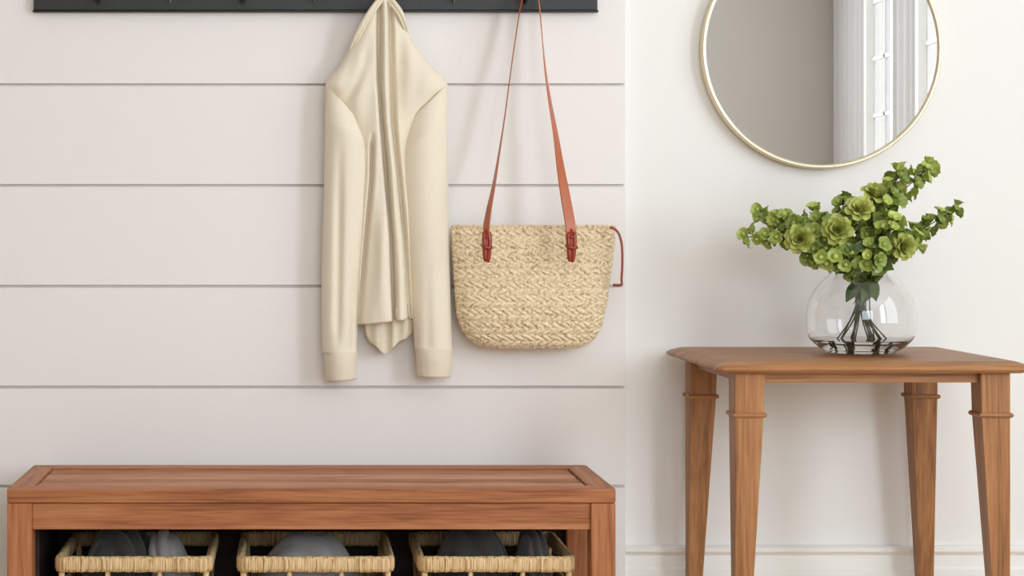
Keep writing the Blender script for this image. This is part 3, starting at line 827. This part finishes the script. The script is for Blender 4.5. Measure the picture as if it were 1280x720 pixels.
def stem_thing(name,label,cat,foot,tip,group,neck=(0,0),r=0.0016,mid=None,top_r=None):
    """foot on vase floor, through the narrow waist, out to the tip"""
    neck=(neck[0]*1.5,neck[1]*1.5); root=empty(name, vc+Vector(foot)); rel=lambda p: Vector(p)-Vector(foot)
    waist=Vector((neck[0],neck[1],0.085+0.02*random.random())); nk=Vector((neck[0]*1.3,neck[1]*1.3,0.165))
    pts=[rel(foot),rel(waist),rel(nk)]
    if mid is not None: pts.append(rel(mid))
    pts.append(rel(tip))
    C_=cr([tuple(p) for p in pts],30)
    MB().tube([Vector(c) for c in C_],[r*(1-0.35*k/29) for k in range(30)],8).build('stem', M_stem, root, True)
    tag(root,label,cat,group)
    return root,C_
G='green flower stems in the glass vase'
def sprig(label,foot,tip,neck,mid,t0=0.62,n=14,size=1.0,spread=0.014,seed=0,leaves=3):
    n=int(n*1.5)
    root,C_=stem_thing('flower_sprig',label,'flower',foot,tip,G,neck,mid=mid)
    r=random.Random(seed); N_=len(C_)
    for k in range(n):
        t=t0+(1-t0)*(k/(n-1)); s_=t*(N_-1); i=min(int(s_),N_-2); p=Vector(C_[i]).lerp(Vector(C_[i+1]),s_-i)
        tg=(Vector(C_[i+1])-Vector(C_[i])).normalized()
        a=k*2.4+r.uniform(-.4,.4); side=tg.orthogonal().normalized(); side.rotate(Matrix.Rotation(a,3,tg))
        fade=1.0-0.30*(k/(n-1))
        d=side*1.0+tg*(0.35+0.9*(k/(n-1)))
        place(FL[r.randrange(4)],'blossom',root,p+side*spread*fade*r.uniform(.5,1.1),d,size*r.uniform(.85,1.25)*(0.8+0.2*fade),'Z',r.uniform(0,6))
    for k in range(leaves):
        t=t0*r.uniform(0.78,1.0); i=min(int(t*(N_-1)),N_-2); p=Vector(C_[i]); tg=(Vector(C_[i+1])-Vector(C_[i])).normalized()
        side=tg.orthogonal().normalized(); side.rotate(Matrix.Rotation(r.uniform(0,6.28),3,tg))
        place(LF[r.randrange(2)],'leaf',root,p,side+tg*0.4,r.uniform(.8,1.1),'X',r.uniform(0,6))
    return root
def fo(px,dy): 
    px=min((1037,1046,1063,1094,1108,1121),key=lambda a: abs(a-px)); q=at(px,441,VD)-vc
    return (q.x+0.3*dy*0.1,dy*0.6,0.0065)
# long arching sprays that shape the outline
sprig('green blossom spray arching far left, its tip lowest, from the glass vase',fo(1118,0.01),P3(932,296,-0.03),(0.004,0),P3(1005,300,-0.02),0.60,17,1.0,0.013,1,2)
sprig('green blossom spray reaching up left, just above the lowest left one',fo(1106,-0.02),P3(948,266,0.02),(0.002,-.004),P3(1010,290,0.02),0.60,17,1.05,0.014,2,2)
sprig('short bushy green spray on the left between arching tip and large roses',fo(1096,0.03),P3(972,272,-0.03),(0.004,0.004),P3(1025,298,-0.03),0.58,15,1.05,0.015,3,2)
sprig('tallest green blossom spray, pointing up right under the mirror',fo(1060,0.02),P3(1163,207,0.0),(-0.004,0.0),P3(1108,262,0.01),0.58,20,1.1,0.014,4,2)
sprig('green blossom spray just left of the tallest one in the vase',fo(1063,-0.03),P3(1130,212,-0.03),(-0.006,-.002),P3(1095,265,-0.02),0.58,16,1.1,0.016,5,2)
sprig('green blossom spray stretching furthest right from the vase',fo(1038,0.0),P3(1198,260,0.0),(-0.007,0.0),P3(1130,300,0.0),0.56,20,1.0,0.012,6,2)
sprig('low green spray on the right, beneath the furthest right one',fo(1048,0.03),P3(1150,300,-0.04),(-0.005,0.003),P3(1115,310,-0.03),0.56,15,1.1,0.016,7,3)
sprig('upright bushy green blossom spray at the back centre of the vase',fo(1070,0.04),P3(1112,240,0.05),(0.0,0.006),P3(1092,285,0.04),0.52,18,1.15,0.020,8,3)
sprig('bushy green blossom spray at the top centre, left of the yellow-green rose',fo(1085,0.05),P3(1052,250,0.03),(0.002,0.007),P3(1065,290,0.03),0.52,18,1.1,0.020,9,3)
sprig('bushy green spray at the centre right of the bouquet, in front',fo(1064,-0.04),P3(1120,275,-0.06),(-0.003,-.007),P3(1100,300,-0.05),0.52,18,1.15,0.020,10,4)
sprig('bushy green spray low in the front centre, just over the vase neck',fo(1092,-0.05),P3(1092,318,-0.07),(0.003,-.008),P3(1085,330,-0.04),0.50,14,1.1,0.018,11,5)
sprig('green blossom spray low on the front left of the bouquet',fo(1108,-0.03),P3(1010,318,-0.05),(0.006,-.005),P3(1045,325,-0.04),0.52,15,1.1,0.018,12,4)
sprig('green blossom spray at the back left, behind the large roses',fo(1100,0.04),P3(1012,265,0.04),(0.005,0.006),P3(1040,295,0.04),0.52,16,1.1,0.019,13,3)
# large blooms
GR='large olive green roses in the glass vase'
def rose(label,foot,tip,neck,face,scale,seed):
    root,C_=stem_thing('rose_stem',label,'flower',foot,tip,GR,neck,r=0.0019)
    place(RS[seed%2],'bloom',root,Vector(C_[-1]),face,scale,'Z',seed)
    r=random.Random(seed)
    for k in range(5):
        i=int(30*r.uniform(.66,.86)); p=Vector(C_[i]); tg=(Vector(C_[i+1])-Vector(C_[i])).normalized(); side=tg.orthogonal().normalized(); side.rotate(Matrix.Rotation(k*1.4,3,tg))
        place(LF[r.randrange(2)],'leaf',root,p,side+tg*0.3,1.0,'X',r.uniform(-.5,.5))
rose('largest olive rose facing forward near the middle of the bouquet',fo(1095,-0.01),P3(1046,288,-0.085),(0.003,-.002),(-0.15,-1,0.25),1.0,1)
rose('yellow-green open rose above and right of the largest olive rose',fo(1080,-0.02),P3(1074,263,-0.06),(0.0,-.004),(-0.1,-0.8,0.6),0.95,2)
rose('darker olive rose on the left of the bouquet',fo(1110,0.01),P3(999,299,-0.06),(0.005,0.001),(-0.35,-1,0.1),0.95,3)
rose('olive rose at the top of the bouquet below the tallest spray',fo(1068,0.0),P3(1094,245,-0.02),(-0.002,0.001),(0.1,-0.6,0.8),0.95,4)
rose('olive rose on the lower right side of the bouquet',fo(1050,0.01),P3(1128,308,-0.06),(-0.006,-.001),(0.4,-1,-0.1),0.9,5)
# foliage sprigs whose dark leaves hang in the neck of the vase
def leafy(label,foot,tip,neck,seed,n=9):
    root,C_=stem_thing('leaf_sprig',label,'foliage',foot,tip,'dark leaf sprigs in the glass vase',neck)
    r=random.Random(seed)
    for k in range(n):
        i=int(30*(0.38+0.5*k/(n-1))); i=min(i,28) if k>=3 else 16+k; p=Vector(C_[i]); tg=(Vector(C_[i+1])-Vector(C_[i])).normalized(); side=tg.orthogonal().normalized(); side.rotate(Matrix.Rotation(k*2.4,3,tg))
        low=k<3
        place(LF[2 if low else r.randrange(2)],'leaf',root,p,side*(0.45 if low else 1)+tg*(-0.9 if low else 0.3),0.95 if low else 1.1,'X',r.uniform(-.6,.6))
leafy('dark leafy sprig left of centre with leaves hanging inside the vase neck',fo(1056,-0.03),P3(1050,320,-0.03),(-0.010,-.010),21)
leafy('dark leafy sprig right of centre with leaves hanging inside the vase neck',fo(1100,-0.02),P3(1108,318,-0.03),(0.010,-.008),22)
leafy('dark leafy sprig at the back of the bouquet, mostly behind the blooms',fo(1088,0.04),P3(1080,305,0.05),(0.004,0.010),23)
